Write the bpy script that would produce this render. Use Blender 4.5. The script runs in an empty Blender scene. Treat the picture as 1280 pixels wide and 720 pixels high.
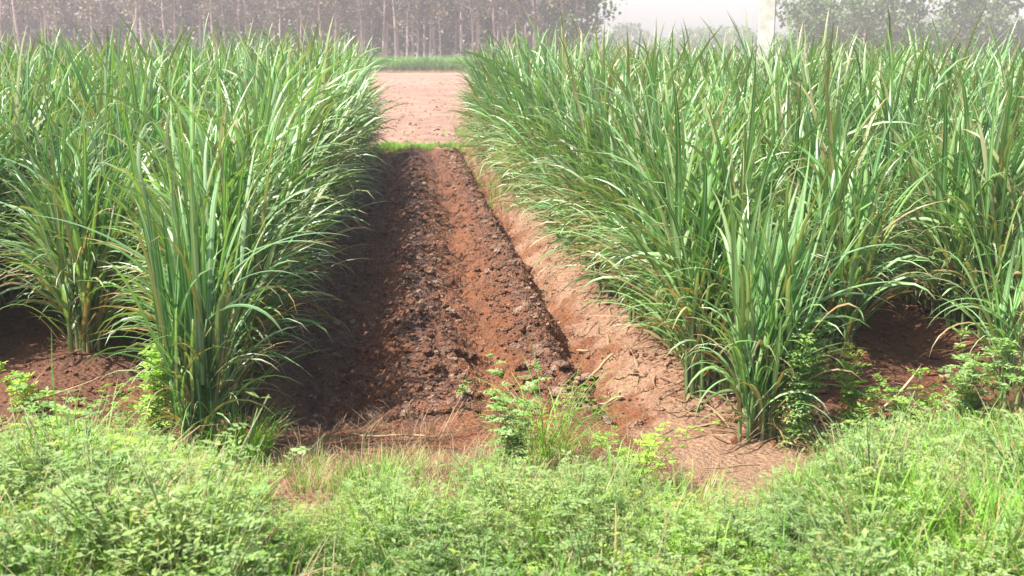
import bpy, math, random
import numpy as np
R=math.radians
rng=np.random.default_rng(7)
random.seed(7)
sc=bpy.context.scene
COL=sc.collection
# ------------------------------------------------------------------ camera numbers (photo 1280x720)
F=1372.0; H=2.4; TH=math.atan(298/F)
AL=math.atan((505-640)/(F/math.cos(TH)))          # the bed runs a little to the left of the view axis
fw=np.array([0,math.cos(TH),-math.sin(TH)]); up=np.array([0,math.sin(TH),math.cos(TH)])
def proj(P):
    P=np.asarray(P,float); q=P-np.array([0,0,H]); d=np.maximum(q@fw,.01)
    return 640+F*q[...,0]/d, 360-F*(q@up)/d, d
def st2xy(s,t): return s*math.cos(AL)+t*math.sin(AL), -s*math.sin(AL)+t*math.cos(AL)
def xy2st(x,y): return x*math.cos(AL)-y*math.sin(AL), x*math.sin(AL)+y*math.cos(AL)
# ------------------------------------------------------------------ noise
def _h(ix,iy,seed):
    n=(ix.astype(np.int64)*374761393+iy.astype(np.int64)*668265263+seed*1442695)&0x7fffffff
    n=((n^(n>>13))*1274126177)&0x7fffffff
    return ((n^(n>>16))&0xffff)/65535.0
def vnoise(x,y,seed=0):
    ix=np.floor(x); iy=np.floor(y); fx=x-ix; fy=y-iy
    fx=fx*fx*(3-2*fx); fy=fy*fy*(3-2*fy)
    a=_h(ix,iy,seed); b=_h(ix+1,iy,seed); c=_h(ix,iy+1,seed); d=_h(ix+1,iy+1,seed)
    return (a*(1-fx)+b*fx)*(1-fy)+(c*(1-fx)+d*fx)*fy
def fbm(x,y,seed=0,o=4):
    r=0;a=.5;t=0
    for i in range(o):
        r=r+a*vnoise(x*2**i+i*17.3,y*2**i-i*9.1,seed+i); t+=a; a*=.55
    return r/t-.5
def sm(a,b,x): 
    k=np.clip((x-a)/(b-a),0,1); return k*k*(3-2*k)
PS=np.array([-9,-1.75,-1.3,-1.0,-.75,-.55,-.35,-.1,.12,.34,.6,.85,1.05,1.15,1.24,1.38,1.48,1.65,1.85,2.1,2.6,9])
PH=np.array([0,0,.05,.0,-.15,-.24,-.17,.0,.12,.05,-.08,.03,.12,.07,-.04,-.29,-.28,-.17,-.04,.05,.0,0])
def height(x,y):
    x=np.asarray(x,float); y=np.asarray(y,float)
    s,t=xy2st(x,y)
    w=fbm(t*.7,t*0,3)*.16+fbm(t*2.6,t*0+s*.6,13,3)*.16
    m=sm(6.7,7.5,t+fbm(s*1.5,s*0,5)*.5)*(1-sm(25.8,27,t))
    bed=m*np.interp(s+w,PS,PH)
    inb=m*sm(-1.1,-.7,s)*(1-sm(1.55,2.0,s))
    rough=fbm(x*7,y*7,11,4)*(.12*inb+.05)+np.abs(fbm(x*19+3,y*19,15,3))*(.15*inb+.03)+fbm(x*2.3+y,y*2.3,18,3)*.12*inb
    near=1-sm(20,45,t)
    side=(1-sm(1.2,1.8,-s)*0)*0
    rows=np.where((s<-1.3)|(s>2.1),np.cos((np.where(s<0,s+1.25,s-2.1))*2*math.pi/1.4)*.05-.05,0)*sm(6.6,7.6,t)*(1-sm(25,27,t))
    verge=.5*(1-sm(3.6,6.6,y+.05*x))
    return bed+rough*near+rows+verge+fbm(x*.6,y*.6,21)*.1*near+(1-near)*fbm(x*.05,y*.05,4)*.3+.05*sm(25.8,26.6,t)*(1-sm(27.5,28.5,t))
def ground_pt(px,py):
    dr=fw+(px-640)/F*np.array([1,0,0])-(py-360)/F*up
    z=0.
    for _ in range(12):
        k=(z-H)/dr[2]; x,y=dr[0]*k,dr[1]*k
        z=.5*z+.5*(hq(x,y))
    return x,y,(hq(x,y))
# ------------------------------------------------------------------ mesh building
class MB:
    def __init__(s): s.V=[];s.Q=[];s.T=[];s.A=[];s.n=0
    def add(s,V,Q=None,T=None,A=None):
        V=np.asarray(V,float).reshape(-1,3)
        if Q is not None and len(Q): s.Q.append(np.asarray(Q,int).reshape(-1,4)+s.n)
        if T is not None and len(T): s.T.append(np.asarray(T,int).reshape(-1,3)+s.n)
        s.A.append(np.zeros((len(V),4)) if A is None else np.asarray(A,float).reshape(-1,4))
        s.V.append(V); s.n+=len(V)
    def pack(s):
        V=np.concatenate(s.V) if s.V else np.zeros((0,3)); A=np.concatenate(s.A) if s.A else np.zeros((0,4))
        Q=np.concatenate(s.Q) if s.Q else np.zeros((0,4),int); T=np.concatenate(s.T) if s.T else np.zeros((0,3),int)
        return V,Q,T,A
def mesh(name,packed,mat,smooth=True):
    V,Q,T,A=packed
    me=bpy.data.meshes.new(name)
    me.vertices.add(len(V)); me.vertices.foreach_set('co',V.ravel())
    me.loops.add(Q.size+T.size); me.loops.foreach_set('vertex_index',np.concatenate([Q.ravel(),T.ravel()]).astype(np.int32))
    me.polygons.add(len(Q)+len(T))
    ls=np.concatenate([np.arange(len(Q))*4,Q.size+np.arange(len(T))*3]).astype(np.int32)
    me.polygons.foreach_set('loop_start',ls)
    me.polygons.foreach_set('use_smooth',np.full(len(ls),smooth))
    at=me.attributes.new('lf','FLOAT_COLOR','POINT'); at.data.foreach_set('color',A.ravel().astype(np.float32))
    me.materials.append(mat); me.update(calc_edges=True); me.validate()
    return me
def link(name,me,parent=None,**kw):
    o=bpy.data.objects.new(name,me); COL.objects.link(o)
    if parent: o.parent=parent
    for k,v in kw.items(): o[k]=v
    return o
def put(mb,packed,x,y,z,rz=0,s=1,lean=(0,0),rnd=None):
    V,Q,T,A=packed
    c,n=math.cos(rz),math.sin(rz)
    M=np.array([[c,-n,0],[n,c,0],[0,0,1]])
    W=V@M.T*s
    W=W+np.outer(W[:,2],[lean[0],lean[1],0])+[x,y,z]
    if rnd is not None: A=A.copy(); A[:,2]=(A[:,2]+rnd)%1
    mb.add(W,Q,T,A)
# ribbons: cane leaves / grass blades
def ribbons(base,az,tilt,bend,L,W,nseg=9,fold=.35,p=2.,wob=0.,twist=0.,rnd=None,dry=None,wide=.25):
    N=len(az); t=np.linspace(0,1,nseg+1)[None,:]
    o=np.ones((N,1)); P_=np.broadcast_to(np.asarray(p,float).reshape(-1,1),(N,1))
    a=tilt[:,None]+bend[:,None]*t**P_
    z=az[:,None]+np.asarray(wob).reshape(-1,1)*t**2*o
    d=np.stack([np.sin(a)*np.cos(z),np.sin(a)*np.sin(z),np.cos(a)],-1)
    st=(d[:,:-1]+d[:,1:])/2*(L/nseg)[:,None,None]
    Pn=np.concatenate([base[:,None,:],base[:,None,:]+np.cumsum(st,1)],1)
    side=np.stack([-np.sin(z),np.cos(z),0*z],-1)
    nr=np.cross(d,side); nr/=np.linalg.norm(nr,axis=-1,keepdims=True)+1e-9
    tw=(np.asarray(twist).reshape(-1,1)*t*o)[...,None]
    sd=side*np.cos(tw)+nr*np.sin(tw); nn=nr*np.cos(tw)-side*np.sin(tw)
    w=np.minimum(1,.45+.55*t/wide)*np.clip((1-t)/(1-wide),0,1)**.6
    w=np.maximum(w,.02)*W[:,None]*.5; w=w[...,None]
    V=np.stack([Pn-sd*w-nn*w*fold,Pn,Pn+sd*w-nn*w*fold],2).reshape(-1,3)
    i=np.arange(nseg); b=np.stack([np.stack([i*3,i*3+1,i*3+4,i*3+3],-1),np.stack([i*3+1,i*3+2,i*3+5,i*3+4],-1)],1).reshape(-1,4)
    Q=(np.arange(N)*(3*(nseg+1)))[:,None,None]+b[None]
    rnd=rng.random(N) if rnd is None else rnd; dry=np.zeros(N) if dry is None else dry
    A=np.zeros((N,nseg+1,3,4)); A[...,0]=np.array([0,.5,1]); A[...,1]=t[...,None]; A[...,2]=rnd[:,None,None]; A[...,3]=dry[:,None,None]
    return V,Q.reshape(-1,4),None,A
def leaflets(P,d,n,L,W,rnd,dry=None,cup=.2):
    N=len(P); d=d/np.linalg.norm(d,axis=1,keepdims=True)
    s=np.cross(d,n); s/=np.linalg.norm(s,axis=1,keepdims=True)+1e-9; n=np.cross(s,d)
    L=L[:,None];W=W[:,None]
    def q(l,w,c): return P+d*L*l+s*W*w+n*(W*c)
    V=np.stack([q(0,0,0),q(.3,-.45,cup),q(.3,.45,cup),q(.7,-.38,cup*.6),q(.7,.38,cup*.6),q(1,0,-cup*1.5),q(.5,0,0)],1)
    b=np.array([[0,2,4,6],[4,5,6,6],[0,6,3,1],[3,6,5,5]])
    Q=np.array([[0,2,4,6],[0,6,3,1]]); T=np.array([[6,4,5],[6,5,3]])
    off=(np.arange(N)*7)[:,None,None]
    A=np.zeros((N,7,4)); A[...,0]=np.array([.5,0,1,0,1,.5,.5]); A[...,1]=np.array([0,.3,.3,.7,.7,1,.5]); A[...,2]=rnd[:,None]
    if dry is not None: A[...,3]=dry[:,None]
    return V.reshape(-1,3),(off+Q[None]).reshape(-1,4),(off+T[None]).reshape(-1,3),A
def tube(mb,pts,rad,sides=6,a=(0.5,.5,.5,0)):
    pts=np.asarray(pts,float); n=len(pts); rad=np.broadcast_to(rad,(n,))
    tg=np.gradient(pts,axis=0); tg/=np.linalg.norm(tg,axis=1,keepdims=True)+1e-9
    ref=np.array([1,0,0]) if abs(tg[0,0])<.8 else np.array([0,1,0])
    u=np.cross(tg,ref); u/=np.linalg.norm(u,axis=1,keepdims=True)+1e-9; v=np.cross(tg,u)
    ang=np.arange(sides)*2*math.pi/sides
    V=pts[:,None,:]+(u[:,None,:]*np.cos(ang)[None,:,None]+v[:,None,:]*np.sin(ang)[None,:,None])*rad[:,None,None]
    Q=[]
    for i in range(n-1):
        for j in range(sides):
            k=(j+1)%sides; Q.append([i*sides+j,(i)*sides+k,(i+1)*sides+k,(i+1)*sides+j])
    V=np.concatenate([V.reshape(-1,3),pts[-1:]]); T=[[(n-1)*sides+j,(n-1)*sides+(j+1)%sides,n*sides] for j in range(sides)]
    A=np.tile(np.array(a,float),(len(V),1)); A[:-1,1]=np.repeat(np.linspace(0,1,n),sides); A[-1,1]=1
    mb.add(V,Q,T,A)
# ------------------------------------------------------------------ materials
def newmat(name):
    m=bpy.data.materials.new(name); m.use_nodes=True; nt=m.node_tree; nt.nodes.clear()
    return m,nt,lambda k,**kw:_n(nt,k,kw)
def _n(nt,k,kw):
    n=nt.nodes.new('ShaderNode'+k)
    for a,b in kw.items():
        if a.startswith('i_'):
            key=a[2:]; key=int(key) if key.isdigit() else key.replace('_',' ')
            n.inputs[key].default_value=b
        else: setattr(n,a,b)
    return n
def mix(nt,fac,a,b,bt='MIX'):
    n=nt.nodes.new('ShaderNodeMix'); n.data_type='RGBA'; n.blend_type=bt
    for s,v in ((0,fac),(6,a),(7,b)):
        if hasattr(v,'links'): nt.links.new(v,n.inputs[s])
        else: n.inputs[s].default_value=v if s==0 else (*v,1)
    return n.outputs[2]
def ramp(nt,src,stops):
    n=nt.nodes.new('ShaderNodeValToRGB'); cr=n.color_ramp
    while len(cr.elements)<len(stops): cr.elements.new(.5)
    for e,(p,c) in zip(cr.elements,stops):
        e.position=p; e.color=(*c,1) if len(c)==3 else c
    nt.links.new(src,n.inputs[0]); return n.outputs[0]
def leafmat(name,cols,midrib,dryc,trans=.3,rough=.38,tip=None,spec=.5,scale=.7):
    m,nt,N=newmat(name); L=nt.links.new
    at=N('Attribute',attribute_name='lf'); sep=N('SeparateColor'); L(at.outputs['Color'],sep.inputs[0])
    c=ramp(nt,sep.outputs[2],[(i/(len(cols)-1),k) for i,k in enumerate(cols)])
    geo=N('NewGeometry'); no=N('TexNoise',i_Scale=scale,i_Detail=3.); L(geo.outputs['Position'],no.inputs['Vector'])
    oi=N('ObjectInfo'); 
    hs=N('HueSaturation'); L(c,hs.inputs['Color'])
    mr=N('MapRange',i_1=.3,i_2=.7,i_3=.7,i_4=1.3); L(no.outputs[0],mr.inputs[0])
    mo=N('MapRange',i_1=0.,i_2=1.,i_3=.88,i_4=1.12); L(oi.outputs['Random'],mo.inputs[0])
    mm=N('Math',operation='MULTIPLY'); L(mr.outputs[0],mm.inputs[0]); L(mo.outputs[0],mm.inputs[1]); L(mm.outputs[0],hs.inputs['Value'])
    mh=N('MapRange',i_1=.3,i_2=.7,i_3=.52,i_4=.485); L(no.outputs[0],mh.inputs[0]); L(mh.outputs[0],hs.inputs['Hue'])
    c=hs.outputs[0]
    if midrib:
        a=N('Math',operation='SUBTRACT',i_1=.5); L(sep.outputs[0],a.inputs[0])
        b=N('Math',operation='ABSOLUTE'); L(a.outputs[0],b.inputs[0])
        r=N('MapRange',i_1=.06,i_2=.16,i_3=.6,i_4=0.); L(b.outputs[0],r.inputs[0])
        c=mix(nt,r.outputs[0],c,midrib)
    if tip:
        tn=N('MapRange',i_1=.82,i_2=1.,i_3=0.,i_4=.8); L(sep.outputs[1],tn.inputs[0])
        c=mix(nt,tn.outputs[0],c,tip)
    c=mix(nt,at.outputs['Alpha'],c,dryc)
    p=N('BsdfPrincipled',i_Roughness=rough); p.inputs['Specular IOR Level'].default_value=spec
    L(c,p.inputs['Base Color'])
    tr=N('BsdfTranslucent'); 
    tc=mix(nt,1.,c,(1.15,1.25,.45),'MULTIPLY'); L(tc,tr.inputs['Color'])
    ms=N('MixShader',i_0=trans); L(p.outputs[0],ms.inputs[1]); L(tr.outputs[0],ms.inputs[2])
    out=N('OutputMaterial'); L(ms.outputs[0],out.inputs[0])
    return m
def barkmat(name,c1,c2,scale=8,stretch=.15):
    m,nt,N=newmat(name); L=nt.links.new
    tc=N('TexCoord'); mp=N('Mapping'); mp.inputs['Scale'].default_value=(1,1,stretch); L(tc.outputs['Object'],mp.inputs[0])
    no=N('TexNoise',i_Scale=scale,i_Detail=5.); L(mp.outputs[0],no.inputs['Vector'])
    c=ramp(nt,no.outputs[0],[(.3,c1),(.7,c2)])
    p=N('BsdfPrincipled',i_Roughness=.85); L(c,p.inputs['Base Color'])
    bp=N('Bump',i_Strength=.4,i_Distance=.02); L(no.outputs[0],bp.inputs['Height']); L(bp.outputs[0],p.inputs['Normal'])
    out=N('OutputMaterial'); L(p.outputs[0],out.inputs[0]); return m
def soilmat(name,dark,mid,light,bscale=1.,rough=.85,dist=.045):
    # vertex attribute: r = dark: damp and painted shade, g = dry pale
    m,nt,N=newmat(name); L=nt.links.new
    at=N('Attribute',attribute_name='lf'); sep=N('SeparateColor'); L(at.outputs['Color'],sep.inputs[0])
    geo=N('NewGeometry')
    n1=N('TexNoise',i_Scale=4.*bscale,i_Detail=9.,i_Roughness=.7); L(geo.outputs['Position'],n1.inputs['Vector'])
    n2=N('TexNoise',i_Scale=45.*bscale,i_Detail=6.,i_Roughness=.7); L(geo.outputs['Position'],n2.inputs['Vector'])
    n3=N('TexVoronoi',i_Scale=28.*bscale); L(geo.outputs['Position'],n3.inputs['Vector'])
    c=ramp(nt,n1.outputs[0],[(.33,tuple(k*.62 for k in mid)),(.5,mid),(.68,tuple(k*1.35 for k in mid))])
    c=mix(nt,sep.outputs[0],c,dark); c=mix(nt,sep.outputs[1],c,light)
    v=ramp(nt,n2.outputs[0],[(.3,(.5,.5,.5)),(.5,(.95,.95,.95)),(.72,(1.55,1.5,1.45))])
    c=mix(nt,1.,c,v,'MULTIPLY')
    p=N('BsdfPrincipled',i_Roughness=rough); L(c,p.inputs['Base Color']); p.inputs['Specular IOR Level'].default_value=.35
    ad=N('Math',operation='ADD'); L(n2.outputs[0],ad.inputs[0]); L(n3.outputs[0],ad.inputs[1])
    bp=N('Bump',i_Strength=.8,i_Distance=dist); L(ad.outputs[0],bp.inputs['Height']); L(bp.outputs[0],p.inputs['Normal'])
    out=N('OutputMaterial'); L(p.outputs[0],out.inputs[0]); return m
M={}
M['cane']=leafmat('cane_leaf',[(.045,.15,.033),(.085,.25,.05),(.15,.35,.085),(.23,.42,.14),(.07,.22,.05),(.125,.33,.06),(.34,.48,.26),(.085,.25,.06)],(.5,.6,.36),(.36,.26,.13),.28,.36,tip=(.22,.22,.1),spec=.6)
M['stem']=leafmat('cane_stem',[(.10,.19,.05),(.17,.26,.09),(.2,.22,.1)],None,(.34,.24,.12),.1,.45)
M['herb']=leafmat('herb_leaf',[(.15,.28,.04),(.22,.38,.07),(.27,.39,.17),(.23,.40,.05),(.36,.46,.25),(.28,.43,.09),(.17,.3,.08)],(.3,.43,.22),(.38,.32,.12),.38,.6,scale=1.6,spec=.25)
M['bright']=leafmat('bright_herb_leaf',[(.2,.38,.04),(.29,.46,.07),(.36,.50,.10),(.24,.44,.05)],(.3,.45,.14),(.5,.42,.12),.42,.6,scale=2,spec=.25)
M['grass']=leafmat('grass_blade',[(.13,.31,.03),(.2,.4,.05),(.27,.45,.07),(.11,.28,.03)],None,(.42,.34,.18),.35,.45,scale=1.6)
M['dry']=leafmat('dry_straw',[(.28,.17,.09),(.40,.27,.15),(.2,.12,.07),(.5,.37,.22)],None,(.4,.3,.2),.15,.7)
M['farcrop']=leafmat('far_crop_leaf',[(.12,.28,.06),(.17,.34,.09),(.2,.38,.1)],None,(.4,.34,.15),.3,.5,scale=.2)
M['tree']=leafmat('tree_leaf',[(.15,.12,.09),(.2,.16,.12),(.21,.18,.15),(.21,.16,.15)],None,(.3,.22,.12),.25,.5,scale=.15)  # grey-brown wood foliage, colour lightened to stand in for haze
M['gtree']=leafmat('broad_tree_leaf',[(.06,.12,.04),(.1,.17,.05),(.13,.2,.06)],None,(.3,.22,.12),.25,.5,scale=.15)
M['bark']=barkmat('pale_bark',(.3,.22,.2),(.58,.47,.44))
M['soil']=soilmat('red_soil',(.10,.052,.04),(.2,.074,.029),(.34,.2,.125),rough=.65)
M['verge']=soilmat('verge_soil',(.08,.05,.035),(.2,.1,.055),(.36,.21,.12))
M['field']=soilmat('pale_ploughed_soil',(.22,.13,.09),(.37,.215,.15),(.44,.28,.2),.35,dist=.08)
M['clod']=soilmat('soil_clod',(.11,.062,.05),(.23,.092,.04),(.5,.34,.24),2.,rough=.6)
# ------------------------------------------------------------------ world, sun, camera, render
SUN_EL=R(57); sd=np.array([-.95,-.25]); sd/=np.linalg.norm(sd)
w=bpy.data.worlds.new('World'); sc.world=w; w.use_nodes=True; nt=w.node_tree; nt.nodes.clear()
sky=nt.nodes.new('ShaderNodeTexSky'); sky.sky_type='NISHITA'; sky.sun_disc=False; sky.sun_elevation=SUN_EL
sky.sun_rotation=math.atan2(sd[0],sd[1]); sky.dust_density=3; sky.air_density=1.0
bg=nt.nodes.new('ShaderNodeBackground'); bg.inputs[1].default_value=.115; wo=nt.nodes.new('ShaderNodeOutputWorld')
nt.links.new(sky.outputs[0],bg.inputs[0]); nt.links.new(bg.outputs[0],wo.inputs[0])
sl=bpy.data.lights.new('sun','SUN'); sl.energy=5.0; sl.angle=R(.5); sl.color=(1,.955,.88)
so=bpy.data.objects.new('sun',sl); COL.objects.link(so)
from mathutils import Vector
so.rotation_euler=Vector((-sd[0]*math.cos(SUN_EL),-sd[1]*math.cos(SUN_EL),-math.sin(SUN_EL))).to_track_quat('-Z','Y').to_euler()
so.location=(-20,-10,30)
cd=bpy.data.cameras.new('camera'); cd.sensor_width=36; cd.lens=36*F/1280; cd.clip_start=.05; cd.clip_end=3000
co=bpy.data.objects.new('camera',cd); COL.objects.link(co); co.location=(0,0,H); co.rotation_euler=(math.pi/2-TH,0,0); sc.camera=co
cd.dof.use_dof=True; cd.dof.focus_distance=8.5; cd.dof.aperture_fstop=4.5
sc.view_settings.view_transform='Standard'; sc.view_settings.look='None'; sc.view_settings.gamma=1; sc.view_settings.use_curve_mapping=False
sc.view_settings.exposure=1.15
cy=sc.cycles; cy.max_bounces=6; cy.diffuse_bounces=3; cy.glossy_bounces=2; cy.transmission_bounces=4; cy.volume_bounces=1; cy.use_denoising=True
cy.caustics_reflective=False; cy.caustics_refractive=False; cy.transparent_max_bounces=8
# ------------------------------------------------------------------ ground sheets
def grow(a,b,s0,g):
    r=[a]; s=s0
    while r[-1]<b: r.append(r[-1]+s); s*=g
    return np.array(r)
S=np.concatenate([-grow(3.0,400,.06,1.13)[::-1],np.arange(-2.97,3.39,.03),grow(3.42,400,.06,1.13)])
Tn=np.concatenate([np.array([-60,-20,-8,-3,0,1,2,2.6]),np.arange(3.,9.0,.03),grow(9.03,28.5,.035,1.008),])
Tn=np.concatenate([Tn,grow(Tn[-1]+.15,400,.2,1.06)])
GS,GT=np.meshgrid(S,Tn); GX,GY=st2xy(GS,GT); GZ=height(GX,GY)
ns=len(S); I=np.arange(len(Tn)-1)[:,None]*ns+np.arange(ns-1)[None,:]
QQ=np.stack([I,I+1,I+ns+1,I+ns],-1); cs=(GS[:-1,:-1]+GS[1:,1:])/2; ct=(GT[:-1,:-1]+GT[1:,1:])/2; cy_=(GY[:-1,:-1]+GY[1:,1:])/2
import bisect
SL,TL_,ZL=S.tolist(),Tn.tolist(),GZ.tolist(); _ca,_sa=math.cos(AL),math.sin(AL)
def hq(x,y):
    s=x*_ca-y*_sa; t=x*_sa+y*_ca
    i=min(max(bisect.bisect(SL,s)-1,0),len(SL)-2); j=min(max(bisect.bisect(TL_,t)-1,0),len(TL_)-2)
    a=(s-SL[i])/(SL[i+1]-SL[i]); b=(t-TL_[j])/(TL_[j+1]-TL_[j]); r0,r1=ZL[j],ZL[j+1]
    return (r0[i]*(1-a)+r0[i+1]*a)*(1-b)+(r1[i]*(1-a)+r1[i+1]*a)*b
nz=fbm(GX*2.2,GY*2.2,31,4); nf=fbm(GX*9,GY*9,37,3)
# moist: damp crests of the two ridges, plus shade painted on the freshly dug left flank and cane-row soil ; pale: right hand bank
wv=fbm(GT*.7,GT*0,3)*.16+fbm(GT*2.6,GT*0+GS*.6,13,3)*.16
moist_shade=np.exp(-((GS+wv-.1)/.17)**2)*.9+np.exp(-((GS+wv-1.05)/.15)**2)*.6+.5*np.exp(-((GS+.75)/.3)**2)
moist_shade=np.clip(moist_shade*(1+nf*2.5)+nz*.8*((GS>-1)&(GS<1.4)),0,1)*sm(6.3,7.2,GT)*(1-sm(26,27,GT))
moist_shade=np.maximum(moist_shade,.35*sm(16,24,GT)*((GS>-1)&(GS<1.5))*(1-sm(26,27,GT)))
pale=sm(1.4,1.75,GS+nf*.5+nz*.8)*(1-sm(2.3,3.0,GS+nz))*np.clip(.85+1.2*nz+1.*nf,0,1)+(1-sm(5.6,6.8,GT+nz))*.45
pale=np.clip(pale*(1-sm(26,27,GT)),0,1)
moist_shade=np.maximum(moist_shade,.55*((GS<-1.5)|(GS>2.7))*(GT<26)*np.clip(.7+nz*2,0,1)); moist_shade=np.where(GT>27,np.clip(fbm(GX*.12,GY*1.3,52,4)*1.6+.15+fbm(GX*.5,GY*.5,53,3),0,.7),moist_shade)  # shade painted into the soil under the cane rows; noise bands on the field
A=np.zeros(GX.shape+(4,)); A[...,0]=moist_shade*(1-pale); A[...,1]=pale
sel_bed=(cs>-1.1)&(cs<2.05)&(ct>6.6)&(ct<26.8)
sel_field=(ct>26.8)
V=np.stack([GX,GY,GZ],-1).reshape(-1,3); A=A.reshape(-1,4)
def sheet(name,sel,mat,**kw):
    q=QQ[sel].reshape(-1,4); u,inv=np.unique(q,return_inverse=True)
    return link(name,mesh(name,(V[u],inv.reshape(-1,4),np.zeros((0,3),int),A[u]),mat),kind='structure',**kw)
sheet('soil_bed',sel_bed,M['soil'])
sheet('ground',~sel_bed&~sel_field,M['soil'])
sheet('ploughed_field',sel_field,M['field'])
# ------------------------------------------------------------------ clods of earth, straw bits
def ico(seed):
    import bmesh
    bm=bmesh.new(); bmesh.ops.create_icosphere(bm,subdivisions=2,radius=1)
    r=np.random.default_rng(seed)
    V=np.array([v.co[:] for v in bm.verts]); T=np.array([[v.index for v in f.verts] for f in bm.faces]); bm.free()
    V=V*(1+ (fbm(V[:,0]*1.7+seed*5,V[:,1]*1.7+V[:,2]*2.1,seed,3))[:,None]*1.5)*[1,r.uniform(.6,.9),r.uniform(.45,.7)]
    return V,np.zeros((0,4),int),T,np.zeros((len(V),4))
ICO=[ico(i) for i in range(6)]
mb=MB()
for k in range(15000):
    t=7.0+19*random.random()**1.7; u=random.random()
    if u<.26: s=random.gauss(.12,.16)
    elif u<.5: s=random.gauss(1.03,.14)
    elif u<.87: s=random.uniform(-.9,1.5)
    else: s=random.uniform(1.5,2.5)
    x,y=st2xy(s,t); r=random.lognormvariate(math.log(.009),.75)*(1.35 if u<.5 else 1); r=min(r,.065)
    a=list(ICO[k%6]); a[3]=a[3].copy(); mo=(.75*random.random() if u<.5 else random.random()*.3); pl=(random.random()**4)*.9
    if s>1.5: mo,pl=0,random.random()*.7
    a[3][:,0]=mo; a[3][:,1]=pl
    put(mb,a,x,y,(hq(x,y))+r*.25,random.random()*6.3,r)
for k in range(4500):   # lumps between the cane rows
    t=random.uniform(6.2,12); s=random.choice([random.uniform(-6,-1),random.uniform(2,6)])
    x,y=st2xy(s,t); r=min(.06,random.lognormvariate(math.log(.018),.5)); put(mb,ICO[k%6],x,y,(hq(x,y))+r*.2,random.random()*6.3,r)
link('soil_clods',mesh('soil_clods',mb.pack(),M['clod'],False),kind='stuff',label='crumbled damp clods of red-brown soil strewn over the dug bed',category='soil clods')
mb=MB()
fx=[];
for k in range(5200):
    t=27.5+70*random.random()**1.4; s=random.uniform(-16,20)*(t/60+.4); x,y=st2xy(s,t)
    put(mb,ICO[k%6],x,y,(hq(x,y)),random.random()*6.3,random.uniform(.03,.1))
link('field_clods',mesh('field_clods',mb.pack(),M['field'],False),kind='stuff',label='scattered pale clods lying on the ploughed field',category='soil clods')
def litter(name,n,sampler,L0,L1,W0,mat,label,cat,tiltr=(70,100)):
    P=np.array([sampler() for _ in range(n)]); z=height(P[:,0],P[:,1])
    base=np.stack([P[:,0],P[:,1],z+.012],-1)
    mb=MB(); mb.add(*ribbons(base,rng.random(n)*6.28,np.radians(rng.uniform(*tiltr,n)),rng.uniform(-.4,.4,n),rng.uniform(L0,L1,n),rng.uniform(.4,1,n)*W0,4,.3,1.,wob=rng.uniform(-1,1,n)))
    return link(name,mesh(name,mb.pack(),mat),kind='stuff',label=label,category=cat)
def smp_bed():
    t=7+19*random.random()**1.5; s=random.uniform(-.9,2.2); return st2xy(s,t)
litter('straw_bits',2400,smp_bed,.02,.09,.008,M['dry'],'pale straw bits and root scraps lying over the dug soil','straw')
def smp_row():
    i=random.choice([0,0,0,1,2]); sgn=random.random()<.45; t=6.4+14*random.random()**1.5
    return st2xy((-1.25-1.42*i if sgn else 2.0+1.42*i)+random.gauss(0,.16),t)
litter('fallen_cane_leaves',800,smp_row,.15,.6,.024,M['dry'],'dry brown cane leaves fallen along the feet of the cane rows','dry leaves',(75,95))
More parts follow.
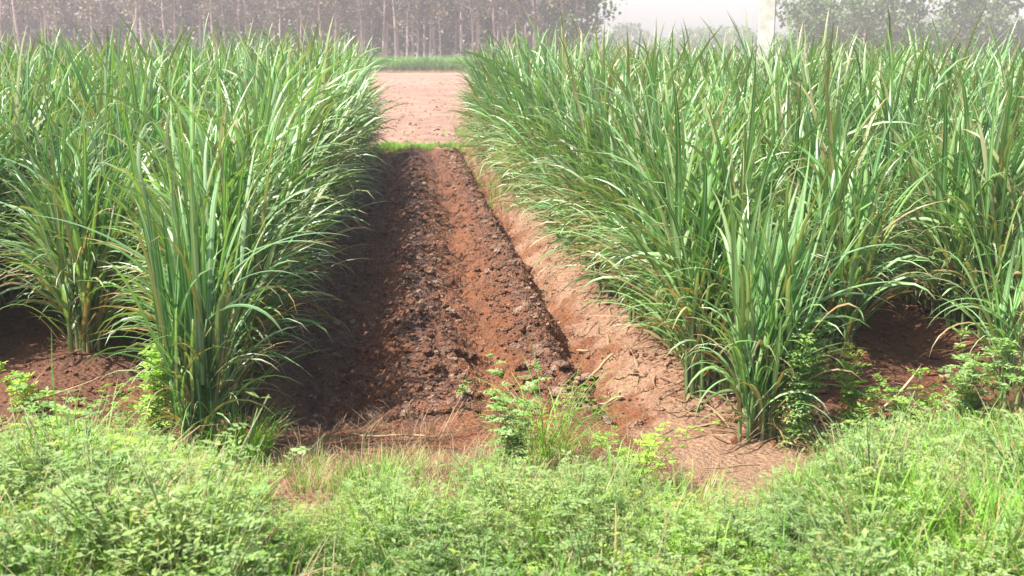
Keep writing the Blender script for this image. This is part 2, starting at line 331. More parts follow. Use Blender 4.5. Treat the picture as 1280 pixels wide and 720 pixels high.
# ------------------------------------------------------------------ sugarcane
def cane_proto(seed,ns_=13,tall=1.,extra=None,spread=.13,lean=0,lv=(7,10),dens=1.,er=.72):
    r=np.random.default_rng(seed); st=MB(); lf=MB()
    B=[];AZ=[];TI=[];BE=[];LL=[];WW=[];PP=[];DR=[];WO=[];TW=[]
    for k in range(ns_):
        a=r.random()*6.28; rr=spread*math.sqrt(r.random()); b=np.array([rr*math.cos(a),rr*math.sin(a),0])
        hh=r.uniform(.45,1.0)*tall; la=a+r.normal()*.5; lt=r.uniform(.02,.2)
        tt=np.linspace(0,1,5); pts=b+np.stack([np.cos(la)*lt*hh*tt**1.5,np.sin(la)*lt*hh*tt**1.5,hh*tt],-1)
        pts[0,2]=-.05
        tube(st,pts,np.linspace(.014,.008,5),5,(.5,0,r.random(),0.0 if r.random()>.15 else .7))
        n=int(r.integers(*lv)); pa=r.random()*6.28
        for j in range(n):
            f=(j+.3)/n                                   # 0 low, 1 top
            q=pts[0]+(pts[-1]-pts[0])*(.18+.82*f); q[2]=(.18+.82*f)*hh
            az=pa+(j%2)*math.pi+r.normal()*.45
            B.append(q);AZ.append(az)
            young=f**1.3
            TI.append(R(r.uniform(22,48))*(1-young)+R(r.uniform(2,13))*young)
            BE.append(R(r.uniform(70,135))*(1-young)+R(r.choice([r.uniform(2,22),r.uniform(30,95)],p=[er,1-er]))*young)
            LL.append((r.uniform(.5,.9)*(1-young)+r.uniform(.85,1.22)*young)*tall)
            WW.append(r.uniform(.02,.044)*(.75+.35*young)); PP.append(r.uniform(1.5,3.6) if r.random()<.75 else 5)
            DR.append(1. if (f<.3 and r.random()<.22) else (r.random()**5*.75)); WO.append(r.normal()*.35);TW.append(r.normal()*.9)
        for j in range(int(r.integers(5,9))):
            az=r.random()*6.28; z0=r.uniform(.0,.5)
            B.append(np.array([pts[0][0]+.02*math.cos(az),pts[0][1]+.02*math.sin(az),z0]));AZ.append(az)
            TI.append(R(r.uniform(12,45)));BE.append(R(r.uniform(40,130)));LL.append(r.uniform(.35,.85));WW.append(r.uniform(.012,.026))
            PP.append(r.uniform(1.2,3));DR.append(1. if r.random()<.28 else r.random()**4*.6);WO.append(r.normal()*.4);TW.append(r.normal())
    lf.add(*ribbons(np.array(B),np.array(AZ),np.array(TI),np.array(BE),np.array(LL),np.array(WW),9,.35,np.array(PP),np.array(WO),np.array(TW),rnd=r.random(len(B)),dry=np.array(DR)))
    if extra:
        for e in extra:
            lf.add(*ribbons(np.array([e[0]],float),np.array([R(e[1])]),np.array([R(e[2])]),np.array([R(e[3])]),np.array([e[4]]),np.array([e[5]]),16,.35,np.array([e[6]]),np.array([0.1]),np.array([.3]),rnd=np.array([e[8] if len(e)>8 else .97]),dry=np.array([e[7] if len(e)>7 else 0.])))
    return st.pack(),lf.pack()
PROT=[cane_proto(100+i,int(13+i%4),.94+.03*(i%4)) for i in range(9)]
EDGE=[cane_proto(140+i,14,.95,lv=(8,11),er=.42) for i in range(5)]
PE=[(mesh('edge_stems',a,M['stem']),mesh('edge_foliage',b,M['cane'])) for a,b in EDGE]
PM=[(mesh('cane_stems',a,M['stem']),mesh('cane_foliage',b,M['cane'])) for a,b in PROT]
def clump_obj(pm,x,y,z,rz,s,lean,label,group):
    o=link('sugarcane_clump',None,label=label,category='sugarcane clump',group=group)
    o.location=(x,y,z); o.scale=(s,s,s); o.rotation_euler=(lean[0],lean[1],rz)
    link('stem',pm[0],o); link('foliage',pm[1],o); return o
ORD='first second third fourth fifth sixth seventh eighth ninth tenth'.split()
# rows: (s, first t, spacing, tall, side, row word)
rowsL=[(-1.25-1.42*i,[6.75,8.9,8.8,8.6,8.6,9.0,9.5,9.5][i] ,.31+.02*i,1.29) for i in range(8)]
rowsR=[(2.1+1.42*i,[6.95,8.4,8.7,8.6,9.0,9.2,9.5,9.5][i],.31+.02*i,1.28) for i in range(8)]
cand=[]
for side,rows in (('left',rowsL),('right',rowsR)):
    for i,(s0,t0,sp,tall) in enumerate(rows):
        t=t0; k=0
        while t<26.3:
            s=s0-(.1 if side=='left' and i==0 else 0)+random.gauss(0,.07)
            if side=='right' and i==0: s=2.2-.012*(t-7)+random.gauss(0,.06)
            x,y=st2xy(s,t); k+=1
            cand.append([side,i,k,x,y,tall*random.uniform(.9,1.04)*1.17*(.84+.16*min(1,max(0,(t-7.5)/6))),t])
            t+=sp*random.uniform(.75,1.25)
vis=[]; rest=[]
for c in cand:
    px,_,d=proj([c[3],c[4],1.2])
    hidden=(c[1]>=3 and c[6]>17+0*c[1]) or (c[1]>=2 and c[6]>21)
    if -90<px<1370 and not hidden: vis.append(c)
    elif -500<px<1780: rest.append(c)
vis.sort(key=lambda c:c[6]+c[1]*.6)
rest+=vis[290:]; vis=vis[:290]
print('CLUMPS',len(vis),len(rest))
rowname=lambda side,i: (f"edge row {side} of the dug bed" if i==0 else f"{ORD[i]} row {side} of the dug bed")
first={}
for c in vis: first[(c[0],c[1])]=min(first.get((c[0],c[1]),99),c[2])
heroL=cane_proto(501,10,1.02,[((0,0,.55),-25,18,140,.95,.06,1.6),((.03,.0,.7),5,25,120,.95,.036,1.7),((0,.0,.8),-10,28,85,1.15,.034,1.4),((-.03,0,.62),180,30,120,.6,.04,1.5),
      ((0,0,1.0),170,48,50,1.3,.045,1.2),((.05,0,.85),10,35,75,1.1,.03,1.5),((-.06,0,.4),-120,25,120,.5,.045,1.5,.5)]+[((random.uniform(-.1,.12),random.uniform(-.08,.05),random.uniform(.2,.5)),random.uniform(0,360),random.uniform(1,5),random.uniform(0,12),random.uniform(.95,1.35),.052,2,0,random.choice([.3,.62,.86])) for _ in range(24)],.12,lv=(7,10))
heroR=cane_proto(502,13,1.0,[((0,0,.6),5,35,95,1.0,.042,1.3),((0,0,.55),20,38,110,.8,.045,1.4),((0,0,.7),0,28,80,1.15,.036,1.4),((-.03,0,.3),-150,38,150,.7,.03,1.2,.1),((-.05,0,.12),-140,50,60,.6,.03,1.,.3),
      ((.03,0,.62),-8,36,65,1.0,.034,1.2),((-.02,0,.75),185,25,120,.9,.036,1.5)]+[((random.uniform(-.12,.14),random.uniform(-.08,.05),random.uniform(.1,.45)),random.uniform(-40,60),random.uniform(3,20),random.uniform(0,20),random.uniform(1.0,1.4),.044,2,0,random.choice([.3,.5,.95])) for _ in range(26)],.15,lv=(7,10))
heroL=heroL;hm=[(mesh('hero_stems',a,M['stem']),mesh('hero_foliage',b,M['cane'])) for a,b in (heroL,heroR)]
for n,(side,i,k,x,y,s,t) in enumerate(vis):
    k=k-first[(side,i)]+1
    z=(hq(x,y)); lean=(random.gauss(0,.05),random.gauss(0,.05)+(.03 if (side=='left' and i==0) else (-.01 if i==0 else 0)))
    grp=f'sugarcane clumps {side} of the bed'
    if i==0 and k==1:
        x,y,z=ground_pt(*((245,566) if side=='left' else (948,548)))
        lab='tall upright sugarcane clump nearest the weeds, before the '+('shaded' if side=='left' else 'sunlit')+' cane wall'
        clump_obj(hm[0 if side=='left' else 1],x,y,z,0,1,(0,0),lab,grp); continue
    if k<=(10 if i==0 else 4): lab=f"{ORD[k-1]} sugarcane clump from the front, {rowname(side,i)}"
    else: lab=f"sugarcane clump crowded far back in {rowname(side,i)}"
    clump_obj(PE[n%5] if (i==0 or k<=2) and n%3 else PM[n%9],x,y,z,random.random()*6.28,s,lean,lab,grp)
# a broad pale-leaved clump beside the frame's right edge
x,y,z=ground_pt(1262,512); hx=cane_proto(503,7,.95,[((-.02,0,.1),200,10,22,.5,.07,2,.35),((0,0,.5),180,30,130,.8,.05,1.4),((0,0,.6),170,40,110,.7,.045,1.3)],.1)
clump_obj((mesh('c',hx[0],M['stem']),mesh('c',hx[1],M['cane'])),x,y,z,0,1,(0,0),'low sugarcane clump at the right edge, nearest the weeds beside a bushy weed','sugarcane clumps right of the bed')
ms_,ml_=MB(),MB()
for n,(side,i,k,x,y,s,t) in enumerate(rest):
    a,b=PROT[n%9]; rz=random.random()*6.28; z=(hq(x,y)); put(ms_,a,x,y,z,rz,s); put(ml_,b,x,y,z,rz,s,rnd=random.random())
o=link('sugarcane_field',mesh('sugarcane_field',ml_.pack(),M['cane']),kind='stuff',label='dense mass of green sugarcane filling the field behind the front rows',category='sugarcane')
link('stem',mesh('sugarcane_stems',ms_.pack(),M['stem']),o)
# ------------------------------------------------------------------ weeds
def leaf4(P,d,n,L,W,rnd,dry=None,cup=.15):
    N=len(P); d=d/np.linalg.norm(d,axis=1,keepdims=True); sd_=np.cross(d,n); sd_/=np.linalg.norm(sd_,axis=1,keepdims=True)+1e-9; n=np.cross(sd_,d)
    L=L[:,None];W=W[:,None]
    V=np.stack([P,P+d*L*.5-sd_*W*.5+n*W*cup,P+d*L*1.02,P+d*L*.5+sd_*W*.5+n*W*cup],1)
    T=(np.arange(N)*4)[:,None,None]+np.array([[0,3,2],[0,2,1]])[None]
    A=np.zeros((N,4,4)); A[...,0]=[.5,0,.5,1]; A[...,1]=[0,.5,1,.5]; A[...,2]=rnd[:,None]
    if dry is not None: A[...,3]=dry[:,None]
    return V.reshape(-1,3),np.zeros((0,4),int),T.reshape(-1,3),A
def herb(seed,h=.35,n=40,ll=.02,wd=.5,branches=5,droop=0.,spread=.1,dryp=.04,pairs=6,rl=.09,fine=False):
    """upright weed: branches carry compound leaves, each a thin rachis with paired leaflets"""
    r=np.random.default_rng(seed); st=MB(); P=[];D=[];NN=[];L=[];RN=[];DR=[]
    for b in range(branches):
        az=r.random()*6.28; hh=h*r.uniform(.6,1); le=r.uniform(.1,.6)*spread/.1
        tt=np.linspace(0,1,6); rad=le*hh*tt**1.6
        pts=np.stack([np.cos(az)*rad+.01*r.normal(),np.sin(az)*rad,hh*(tt-droop*tt**3)],-1); pts[0,2]=-.03
        tube(st,pts,np.linspace(.0024,.0011,6),4,(.5,0,r.random(),.1))
        m=max(3,n//branches)
        for j in range(m):
            f=.06+.94*(j+.5)/m; q=np.array([np.interp(f,tt,pts[:,c]) for c in range(3)])
            a2=j*2.4+r.normal()*.4; el=r.uniform(.0,.7)+.4*f; dr=r.uniform(.6,1.4)
            d=np.array([math.cos(a2)*math.cos(el),math.sin(a2)*math.cos(el),math.sin(el)]); sdv=np.array([-math.sin(a2),math.cos(a2),0])
            R_=rl*r.uniform(.6,1.2)*(1.15-.45*f); rn=r.random(); dry=.8 if r.random()<dryp else 0.
            for k in range(pairs+1):
                u=(k+.8)/(pairs+.8); c=q+d*R_*u-np.array([0,0,dr*R_*u*u*.5])
                l=ll*(1.1-.35*abs(u-.4))*r.uniform(.85,1.15)
                up_=np.array([0,0,1.])+d*.3*u+r.normal(size=3)*.22
                for sg in ((-1,1) if k<pairs else (0,)):
                    P.append(c);D.append(sdv*sg*.9+d*(.45 if sg else 1)-np.array([0,0,.25*u])+r.normal(size=3)*.12);NN.append(up_);L.append(l);RN.append(min(.999,max(0,rn+r.normal()*.08)));DR.append(dry)
    L=np.array(L); f_=leaflets if fine else leaf4
    return st.pack(),f_(np.array(P),np.array(D),np.array(NN),L,L*wd,np.array(RN),np.array(DR))
def tuft(seed,n=28,h=.25,w=.006,spread=.05,bend=(10,90),dry=.1):
    r=np.random.default_rng(seed); a=r.random(n)*6.28; rr=spread*np.sqrt(r.random(n))
    B=np.stack([rr*np.cos(a),rr*np.sin(a),np.full(n,-.02)],-1)
    return ribbons(B,a+r.normal(size=n)*.6,np.radians(r.uniform(3,30,n)),np.radians(r.uniform(*bend,n)),h*r.uniform(.5,1.1,n),w*r.uniform(.7,1.3,n),5,.3,r.uniform(1.2,2.5,n),rnd=r.random(n),dry=(r.random(n)<dry)*.9)
HB=[herb(10+i,random.uniform(.26,.46),34,.018,.5,6,pairs=5,rl=.085) for i in range(6)]
HC=[herb(30+i,random.uniform(.16,.3),44,.0145,.6,7,spread=.14,pairs=3,rl=.05) for i in range(5)]
HD=[herb(90+i,random.uniform(.28,.42),34,.026,.42,5,spread=.09,pairs=1,rl=.04) for i in range(4)]
GS_=[tuft(150+i,9,random.uniform(.45,.62),.0055,.05,(10,80),.35) for i in range(4)]
GT_=[tuft(50+i,30,random.uniform(.18,.3)) for i in range(5)]
DT_=[tuft(70+i,13,random.uniform(.22,.4),.0045,.12,(20,170),0) for i in range(4)]
def fixT(p): return (p[0],p[1],np.zeros((0,3),int) if p[2] is None else p[2],np.asarray(p[3]).reshape(-1,4))
GS_=[fixT(p) for p in GS_]; GT_=[fixT(p) for p in GT_]; DT_=[fixT(p) for p in DT_]
LX=[-200,0,150,250,330,400,470,560,600,690,760,850,930,990,1060,1120,1500]
LY=[570,570,570,590,615,665,625,650,605,600,598,632,655,612,572,545,535]
wh,wb,wg,wd_=MB(),MB(),MB(),MB(); hs_=MB()
cnt=0
for k in range(15000):
    y=3.0+4.7*random.random(); x=random.uniform(-.62*y-.6,.62*y+.6); z=hq(x,y)
    px,py,d=proj([x,y,z]); lim=np.interp(px,LX,LY)+18*fbm(px*.03+0*py,py*0,9)*2
    e=(py-lim)
    if e<0 or d<2.6: continue
    X_=np.float64(x);Y_=np.float64(y)
    n1=float(fbm(X_*1.1,Y_*1.1,61,3)); n2=float(fbm(X_*1.7,Y_*1.7,71,3)); n3=float(fbm(X_*2.6,Y_*2.6,77,2))
    dens=min(1,.3+e/50)*(1 if n2<.05 else .22)
    if random.random()>dens: continue
    s=random.uniform(.6,1.15)*(.42+.5*min(1,e/90)+.25*(px>1050)+.22*(px<260))*(1+.9*n3)*(1.35 if random.random()<.05 else 1); rz=random.random()*6.28; ln=(random.gauss(0,.14),random.gauss(0,.14)); rd=random.random()*.35+n1*.8
    u=random.random()*.62+.14+n1*1.9+.06-.12*math.exp(-((px-560)/170)**2)
    if random.random()<.2+1.5*max(0,n2): put(wd_,random.choice(DT_),x,y,z,rz,s*1.2,ln,rd)
    if random.random()<.45: put(wg,random.choice(GT_),x,y,z,rz,s*1.1,ln,rd)
    if random.random()<.16: put(wg,random.choice(GS_),x,y,z,rz,s*random.uniform(.7,1.1),(ln[0]*1.5,ln[1]*1.5),rd)
    if u<.34: put(wg,random.choice(GT_),x,y,z,rz,s*1.25,ln,rd)
    elif u<.52: a,b=random.choice(HB); put(hs_,a,x,y,z,rz,s,ln); put(wh,b,x,y,z,rz,s,ln,rd)
    elif u<.64: a,b=random.choice(HD); put(hs_,a,x,y,z,rz,s,ln); put(wh,b,x,y,z,rz,s*1.05,ln,rd+.5)
    else: a,b=random.choice(HC); put(hs_,a,x,y,z,rz,s,ln); put(wb,b,x,y,z,rz,s*1.15,ln,rd)
    cnt+=1
print('WEEDS',cnt)
o=link('leafy_weeds',mesh('leafy_weeds',wh.pack(),M['herb']),kind='stuff',label='knee-high bluish green leafy weeds matted along the near verge',category='weeds')
link('stem',mesh('weed_stems',hs_.pack(),M['stem']),o)
link('bright_weeds',mesh('bright_weeds',wb.pack(),M['bright']),kind='stuff',label='low yellow-green small-leaved weeds mixed through the verge',category='weeds')
# dry straw along the near end of the bed + through the weeds
for k in range(1900):
    if k<1500 and random.random()<.45:
        x,y,z=ground_pt(random.gauss(500,110),random.gauss(596,16)); put(wg,random.choice(GT_),x,y,z,random.random()*6.28,random.uniform(.3,.8),rnd=random.random()*.5) if random.random()<.3 and fbm(np.float64(x*3),np.float64(y*3),85,2)>0 else None; continue
    px=random.gauss(530,140) if k<1500 else random.uniform(300,1150); py=random.gauss(584,24) if k<1500 else random.uniform(555,720)
    if k<1500 and (px>1000 or px<360): continue
    if k>=1500 and random.random()<.4: continue
    x,y,z=ground_pt(px,py)
    if k>=1500 and fbm(np.float64(x*1.1),np.float64(y*1.1),81,2)<.0: continue
    if k<1500 and fbm(np.float64(x*2.4),np.float64(y*2.4),83,3)<.03: continue
    if k<1500 and 600<px<1000 and random.random()<.5: continue
    put(wd_,random.choice(DT_),x,y,z,random.random()*6.28,random.uniform(.35,.85),(random.gauss(0,.5),random.gauss(0,.5)))
link('dry_grass',mesh('dry_grass',wd_.pack(),M['dry']),kind='stuff',label='tangled tan dry grass at the near end of the dug bed',category='dry grass')
link('verge_grass',mesh('verge_grass',wg.pack(),M['grass']),kind='stuff',label='fresh green grass growing among the verge weeds',category='grass')
# grass strip at the far end of the bed, weeds along the far right edge
gm=MB(); dm=MB()
for k in range(1500):
    s=random.uniform(-1.6,2.2) if random.random()<.75 else random.uniform(-9,9); t=random.gauss(27.1,.35)
    if s>.6 and random.random()<.6: continue
    if vnoise(np.float64(s*2.3),np.float64(t*1.5),44)<.42: continue
    x,y=st2xy(s,t); put(gm,random.choice(GT_),x,y,(hq(x,y)),random.random()*6.28,random.uniform(.4,.8))
for k in range(420):
    t=random.uniform(17,34); s=2.0-.01*t+random.gauss(.1,.28); x,y=st2xy(s,t)
    (put(gm,random.choice(GT_),x,y,(hq(x,y)),random.random()*6.28,random.uniform(.5,1.2)) if random.random()<.4 else put(dm,random.choice(DT_),x,y,(hq(x,y)),random.random()*6.28,random.uniform(.6,1.4)))
link('bund_grass',mesh('bund_grass',gm.pack(),M['grass']),kind='stuff',label='low green grass strip where the dug bed meets the ploughed field',category='grass')
link('field_edge_straw',mesh('field_edge_straw',dm.pack(),M['dry']),kind='stuff',label='dry yellowish grass along the far foot of the sunlit cane',category='dry grass')
# ---- single plants one can point at
def plant(name,px,py,parts,label,cat,sc_=1,lean=(0,0),group=None):
    x,y,z=ground_pt(px,py); o=link(name,None,label=label,category=cat); o.location=(x,y,z); o.scale=(sc_,)*3; o.rotation_euler=(lean[0],lean[1],random.random()*6.28)
    for nm,pk,mt in parts: link(nm,mesh(nm,pk,mt),o)
    return o
def hp(seed,m='herb',**k):
    a,b=herb(seed,**k); return [('stem',a,M['stem']),('foliage',b,M[m])]
plant('leafy_weed',197,560,hp(201,'bright',h=.8,n=130,ll=.042,wd=.42,branches=4,spread=.05,pairs=5,rl=.15,fine=True),'tall pale leafy weed leaning on the clump before the shaded cane wall','weed')
plant('leafy_weed',160,535,hp(202,'bright',h=.42,n=24,ll=.03,wd=.5,branches=3,spread=.1,pairs=4,rl=.11,fine=True),'small bright weed sprouting from dark soil behind the tall pale weed','weed')
plant('leafy_weed',36,512,hp(203,'bright',h=.34,n=40,ll=.04,branches=3,spread=.2,pairs=4,rl=.12,fine=True),'lone leafy weed on bare dark soil between cane rows, leftmost one','weed')
plant('leafy_weed',996,560,hp(204,h=.82,n=170,ll=.04,wd=.5,branches=5,spread=.05,pairs=3,rl=.11,fine=True),'tall grey-green weed growing against the clump before the sunlit cane wall','weed')
plant('leafy_weed',1068,548,hp(205,'bright',h=.6,n=90,ll=.04,branches=5,spread=.08,dryp=.25,pairs=4,rl=.12,fine=True),'yellowing leafy weed standing alone before the dark red soil','weed')
plant('leafy_weed',1210,545,hp(206,h=.72,n=150,ll=.04,wd=.42,branches=8,spread=.12,pairs=6,rl=.15,fine=True),'bushy pale green weed at the foot of the cane clump on the right edge','weed')
plant('leafy_weed',640,600,hp(207,h=.62,n=130,ll=.03,branches=7,spread=.1,pairs=5,rl=.11,fine=True),'pale narrow leafy weed rising from the middle of the verge','weed')
plant('leafy_weed',800,610,hp(208,'bright',h=.38,n=150,ll=.022,branches=16,spread=.25,pairs=4,rl=.08,fine=True),'low bushy yellow-green weed at the near foot of the soil bank','weed')
plant('leafy_weed',88,600,hp(211,h=.52,n=90,ll=.036,branches=6,spread=.14,pairs=5,rl=.12,fine=True),'leafy weed poking above the verge below the lone weed on dark soil','weed')
plant('leafy_weed',1135,560,hp(212,'bright',h=.5,n=90,ll=.034,branches=6,spread=.12,pairs=5,rl=.12,fine=True),'bright weed between the yellowing weed and the bushy pale green weed','weed')
plant('seedling',582,495,hp(209,h=.1,n=9,ll=.03,branches=3,spread=.2,pairs=2,rl=.05,fine=True),'tiny green seedling on the dug bed just behind the dry grass','seedling')
a=tuft(301,110,.8,.007,.13,(60,165),.15); b=herb(302,.72,160,.014,.4,10,.3,.12,.15,pairs=5,rl=.08)
plant('trailing_weed',682,580,[('blade',fixT(a),M['grass']),('stem',b[0],M['stem']),('foliage',b[1],M['bright'])],'arching yellow-green grassy weed flopping over the end of the bed','weed')
a=tuft(303,140,.42,.011,.16,(20,100),.04)
plant('grass_tuft',300,572,[('blade',fixT(a),M['grass'])],'thick dark green grass tuft at the foot of the shaded-side front clump','grass tuft')
a=tuft(304,120,.3,.006,.14,(5,60),.04)
plant('grass_tuft',468,628,[('blade',fixT(a),M['grass'])],'bright upright grass tuft beside the dry grass and bare soil','grass tuft')
a=tuft(305,90,.26,.006,.14,(20,80),.04)
plant('grass_tuft',868,650,[('blade',fixT(a),M['grass'])],'mid green grass tuft just below the bare soil patch','grass tuft')
a=tuft(306,70,.3,.012,.16,(40,130),.5)
plant('grass_tuft',1020,560,[('blade',fixT(a),M['dry'])],'yellowed dry tuft at the base of the sunlit-side front clump','grass tuft')
# dry cane pieces lying about
def stick(px,py,L,az,r,label,bend=.05):
    x,y,z=ground_pt(px,py); tt=np.linspace(-.5,.5,7); b=MB()
    X=np.cos(az)*tt*L; Y=np.sin(az)*tt*L+bend*L*np.sin(tt*6); Z=[(hq(x+a_,y+b_))-z+r*1.6+.01 for a_,b_ in zip(X,Y)]
    Z=np.linspace(Z[0],Z[-1],7)*.5+np.array(Z)*.5+.012
    tube(b,np.stack([X,Y,Z],-1),np.array([.6,1,.9,1.05,.9,1,.4])*r,6,(.5,0,random.random(),0))
    o=link('dry_stalk',mesh('dry_stalk',b.pack(),M['dry']),label=label,category='dry stalk'); o.location=(x,y,z)
stick(492,551,.55,R(-12),.008,'long pale dry stalk lying across the near end of the bed')
stick(765,505,.2,R(-20),.01,'short pale stalk on the soil bank nearest the weeds')
stick(752,462,.22,R(20),.012,'pale broken stalk in the trench beside the sunlit bank',.15)
stick(728,444,.14,R(-50),.012,'small pale stalk on the trench edge, farthest of the broken ones')
stick(860,520,.3,R(50),.006,'thin dry stalk on bare soil near the sunlit front clump')
stick(915,590,.35,R(10),.006,'thin dry stalk at the top of the bare soil patch')
# ------------------------------------------------------------------ far crop strip
fm=MB(); fp=[]
for i in range(4):
    r=np.random.default_rng(900+i); n=26; a=r.random(n)*6.28
    fp.append(fixT(ribbons(np.stack([np.cos(a)*.25*r.random(n),np.sin(a)*.25*r.random(n),np.zeros(n)],-1),a,np.radians(r.uniform(3,30,n)),np.radians(r.uniform(10,70,n)),r.uniform(.9,1.9,n),np.full(n,.07),4,.3,1.5,rnd=r.random(n),dry=(r.random(n)<.05)*1.)))
for k in range(3000):
    x=random.uniform(-45,45); y=119+5*random.random()**1.5; put(fm,fp[k%4],x,y,(hq(x,y)),random.random()*6.28,random.uniform(.85,1.15),rnd=random.random())
link('far_crop',mesh('far_crop',fm.pack(),M['farcrop']),kind='stuff',label='strip of tall green crop along the far side of the ploughed field',category='crop')
fm=MB()
for k in range(2200):
    x=random.uniform(-35,35); y=117.2+random.gauss(0,.7); put(fm,DT_[k%4],x,y,(hq(x,y)),random.random()*6.28,random.uniform(1,2))
for k in range(2500):
    x=random.uniform(-60,45); y=126+6*random.random(); put(fm,DT_[k%4],x,y,(hq(x,y)),random.random()*6.28,random.uniform(5,9))
link('far_dry_grass',mesh('far_dry_grass',fm.pack(),M['dry']),kind='stuff',label='tall pinkish dry grass between the far crop and the wood',category='dry grass')
# ------------------------------------------------------------------ trees
def tree_proto(seed,ht,crown0,cr,nleaf,ls,trunk_r,nb=12,upr=.8):
    r=np.random.default_rng(seed); tr=MB(); lf=MB()
    tt=np.linspace(0,1,9); wob=np.cumsum(r.normal(size=(9,2))*.012*ht,0)*tt[:,None]
    tp=np.stack([wob[:,0],wob[:,1],ht*.95*tt],-1); tp[0,2]=-.3
    tube(tr,tp,trunk_r*(1-.85*tt)+.01,8)
    ends=[]
    for b in range(nb):
        f=crown0+(1-crown0)*(b+r.random())/nb*.95; q=np.array([np.interp(f,tt,tp[:,c]) for c in range(3)])
        az=b*2.4+r.normal()*.4; L=cr*(1.15-.6*abs((f-crown0)/(1-crown0)-.35))*r.uniform(.7,1.15); u=np.linspace(0,1,5)
        pts=q+np.stack([np.cos(az)*L*u,np.sin(az)*L*u,L*upr*u**1.4],-1)
        tube(tr,pts,trunk_r*.3*(1-.8*u)*(1.2-f)+.01,5)
        for e in np.linspace(.3,1,5): ends.append(q+(pts[-1]-q)*e)
        for c in range(3):
            i0=pts[2+c%2]; a2=az+r.normal()*.9; l2=L*.45; p2=i0+np.stack([np.cos(a2)*l2*u,np.sin(a2)*l2*u,l2*.7*u],-1); tube(tr,p2,trunk_r*.09*(1-.7*u)+.006,4); ends.append(p2[-1]); ends.append(p2[2])
    ends=np.array(ends); C=ends[r.integers(0,len(ends),nleaf)]+r.normal(size=(nleaf,3))*cr*.13*np.array([1,1,.8])
    D=r.normal(size=(nleaf,3)); NN=r.normal(size=(nleaf,3))+[0,0,.8]; L=ls*r.uniform(.6,1.3,nleaf)
    lf.add(*leaflets(C,D,NN,L,L*.8,r.random(nleaf),(r.random(nleaf)<.04)*.6))
    return tr.pack(),lf.pack()
TP=[tree_proto(600+i,14+i*.8,.38,2.0,700,.38,.17,14) for i in range(4)]
TM=[(mesh('tree_trunk',a,M['bark']),mesh('tree_crown',b,M['tree'])) for a,b in TP]
BP=[tree_proto(650+i,9+i,.2,3.6,1800,.5,.25,16,.55) for i in range(3)]
BM_=[(mesh('btree_trunk',a,M['bark']),mesh('btree_crown',b,M['gtree'])) for a,b in BP]
def tree(pm,x,y,s,label,name,cat,group):
    o=link(name,None,label=label,category=cat,group=group); o.location=(x,y,(hq(x,y))); o.rotation_euler=(0,0,random.random()*6.28); o.scale=(s,s,s*random.uniform(.9,1.1))
    link('trunk',pm[0],o); link('crown',pm[1],o)
n=0
for r_ in range(4):
    x=-78+r_*.7
    while x<8.8:
        y=138+r_*4.5+random.gauss(0,.8)
        lab='slim pale-trunked tree in the front line of the far wood' if r_==0 else 'slim tree standing deeper inside the far wood'
        tree(TM[n%4],x,y,random.uniform(.72,1.18),lab,'plantation_tree','tree','slim trees of the far wood'); n+=1
        x+=random.choice([random.uniform(1.1,2.4),random.uniform(2.5,4.6)])+(0 if x>-30 else 2)
tree(BM_[1],7.8,140,1.05,'dark broad tree at the end of the far wood, next to the open sky','broad_tree','tree','broad trees beyond the field')
rt=[(39.5,150,1.0),(43.5,160,1.1),(47,150,.95),(54,160,1.15),(61,152,1.0),(68,160,1.1),(75,152,1.0),(83,158,1.15)]
for j,(x,y,s) in enumerate(rt):
    tree(BM_[j%3],x,y,s,('broad hazy tree closest to the concrete pole' if j==0 else f'{ORD[j]} broad hazy tree counting from the concrete pole'),'broad_tree','tree','broad trees beyond the field')
# undergrowth inside the wood, distant tree line
def mass(name,n,xf,yf,zf,size,mat,label,cat):
    P=np.array([(xf(),yf(),0) for _ in range(n)]); P[:,2]=[zf(p[0]) for p in P]
    P[:,2]+=height(P[:,0],P[:,1]); L=size*rng.uniform(.6,1.4,n); mb=MB()
    mb.add(*leaflets(P,rng.normal(size=(n,3)),rng.normal(size=(n,3))+[0,0,.6],L,L*.8,rng.random(n)))
    link(name,mesh(name,mb.pack(),mat),kind='stuff',label=label,category=cat)
mass('deep_wood',42000,lambda:random.uniform(-100,10),lambda:random.uniform(160,170),lambda x:random.random()**.8*(14+3*float(fbm(np.float64(x*.2),np.float64(0),5))),.75,M['tree'],'grey-brown hazy depth of the far wood behind its trunks','wood')
mass('distant_treeline',26000,lambda:random.uniform(-60,230),lambda:random.uniform(330,350),lambda x:random.random()**.7*(6.5+9*float(fbm(np.float64(x*.09),np.float64(0),6))+(4 if x>85 else 0)),1.3,M['gtree'],'low hazy blue-grey tree line on the horizon under the open sky','tree line')
mass('field_hedge',16000,lambda:random.uniform(42,125),lambda:random.uniform(163,170),lambda x:random.random()**.8*(6+4*float(fbm(np.float64(x*.2),np.float64(0),8))),.7,M['gtree'],'hazy green scrub filling between the broad trees','scrub')
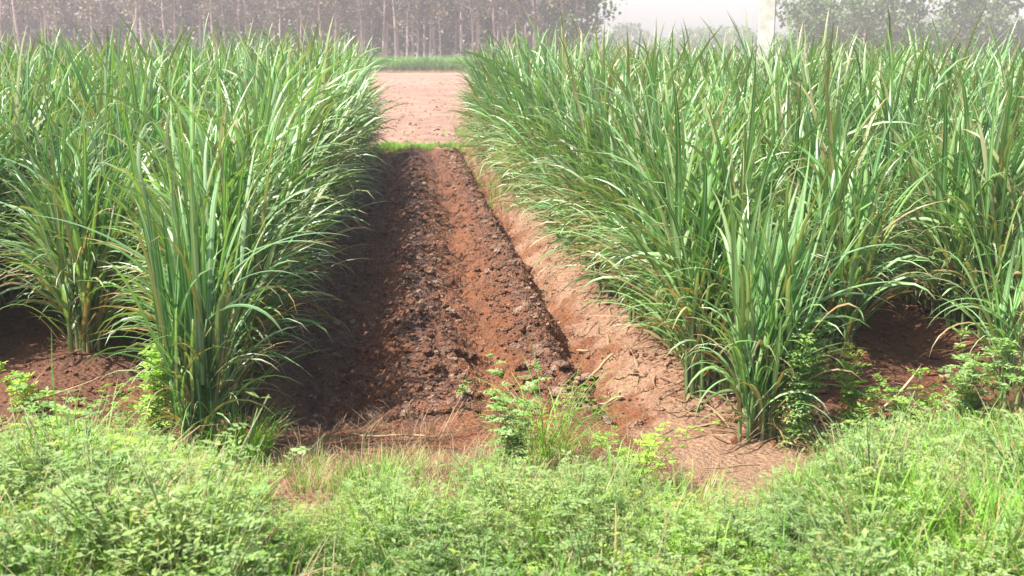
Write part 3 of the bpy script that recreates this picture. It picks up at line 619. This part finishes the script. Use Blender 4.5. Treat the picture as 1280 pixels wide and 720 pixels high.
# ------------------------------------------------------------------ concrete pole in the cane
m,nt,N=newmat('concrete'); L=nt.links.new
tc=N('TexCoord'); no=N('TexNoise',i_Scale=6.,i_Detail=8.); L(tc.outputs['Object'],no.inputs['Vector'])
p=N('BsdfPrincipled',i_Roughness=.8); L(ramp(nt,no.outputs[0],[(.3,(.5,.45,.38)),(.7,(.72,.68,.62))]),p.inputs['Base Color'])
bp=N('Bump',i_Strength=.3,i_Distance=.01); L(no.outputs[0],bp.inputs['Height']); L(bp.outputs[0],p.inputs['Normal'])
o_=N('OutputMaterial'); L(p.outputs[0],o_.inputs[0])
import bmesh
def taper_box(w0,d0,w1,d1,z0,z1,bev=.012):
    bm=bmesh.new(); v=[bm.verts.new((sx*(w0 if z==z0 else w1)/2,sy*(d0 if z==z0 else d1)/2,z)) for z in (z0,z1) for sx,sy in ((-1,-1),(1,-1),(1,1),(-1,1))]
    for f in ((3,2,1,0),(4,5,6,7),(0,1,5,4),(1,2,6,5),(2,3,7,6),(3,0,4,7)): bm.faces.new([v[i] for i in f])
    bmesh.ops.bevel(bm,geom=bm.edges[:],offset=bev,segments=2,affect='EDGES')
    me=bpy.data.meshes.new('m'); bm.to_mesh(me); bm.free(); me.materials.append(m); return me
dpx=20.5; X=(957-640)/F*dpx*math.cos(TH); zz=(hq(X,dpx))
o=link('concrete_pole',None,label='pale square concrete power pole rising out of the sunlit cane',category='pole'); o.location=(X,dpx,zz); o.rotation_euler=(0,0,R(-14))
link('shaft',taper_box(.34,.3,.2,.18,-.4,9.2),o); 
c=link('cross_arm',taper_box(.09,.09,.09,.09,-.7,.7,.006),o); c.location=(0,-.2,8.7); c.rotation_euler=(0,R(90),0)
# ------------------------------------------------------------------ haze
bm=bmesh.new(); bmesh.ops.create_cube(bm,size=1); me=bpy.data.meshes.new('haze'); bm.to_mesh(me); bm.free()
hm_,nt,N=newmat('haze'); pv=N('VolumePrincipled'); pv.inputs['Density'].default_value=.0013; pv.inputs['Color'].default_value=(.93,.93,.97,1); pv.inputs['Anisotropy'].default_value=0
o_=N('OutputMaterial'); nt.links.new(pv.outputs[0],o_.inputs['Volume']); me.materials.append(hm_)
hz=link('haze',me,kind='stuff',label='thin pale daylight haze over the fields',category='haze'); 
hz.scale=(1100,600,25); hz.location=(0,215,10.5)
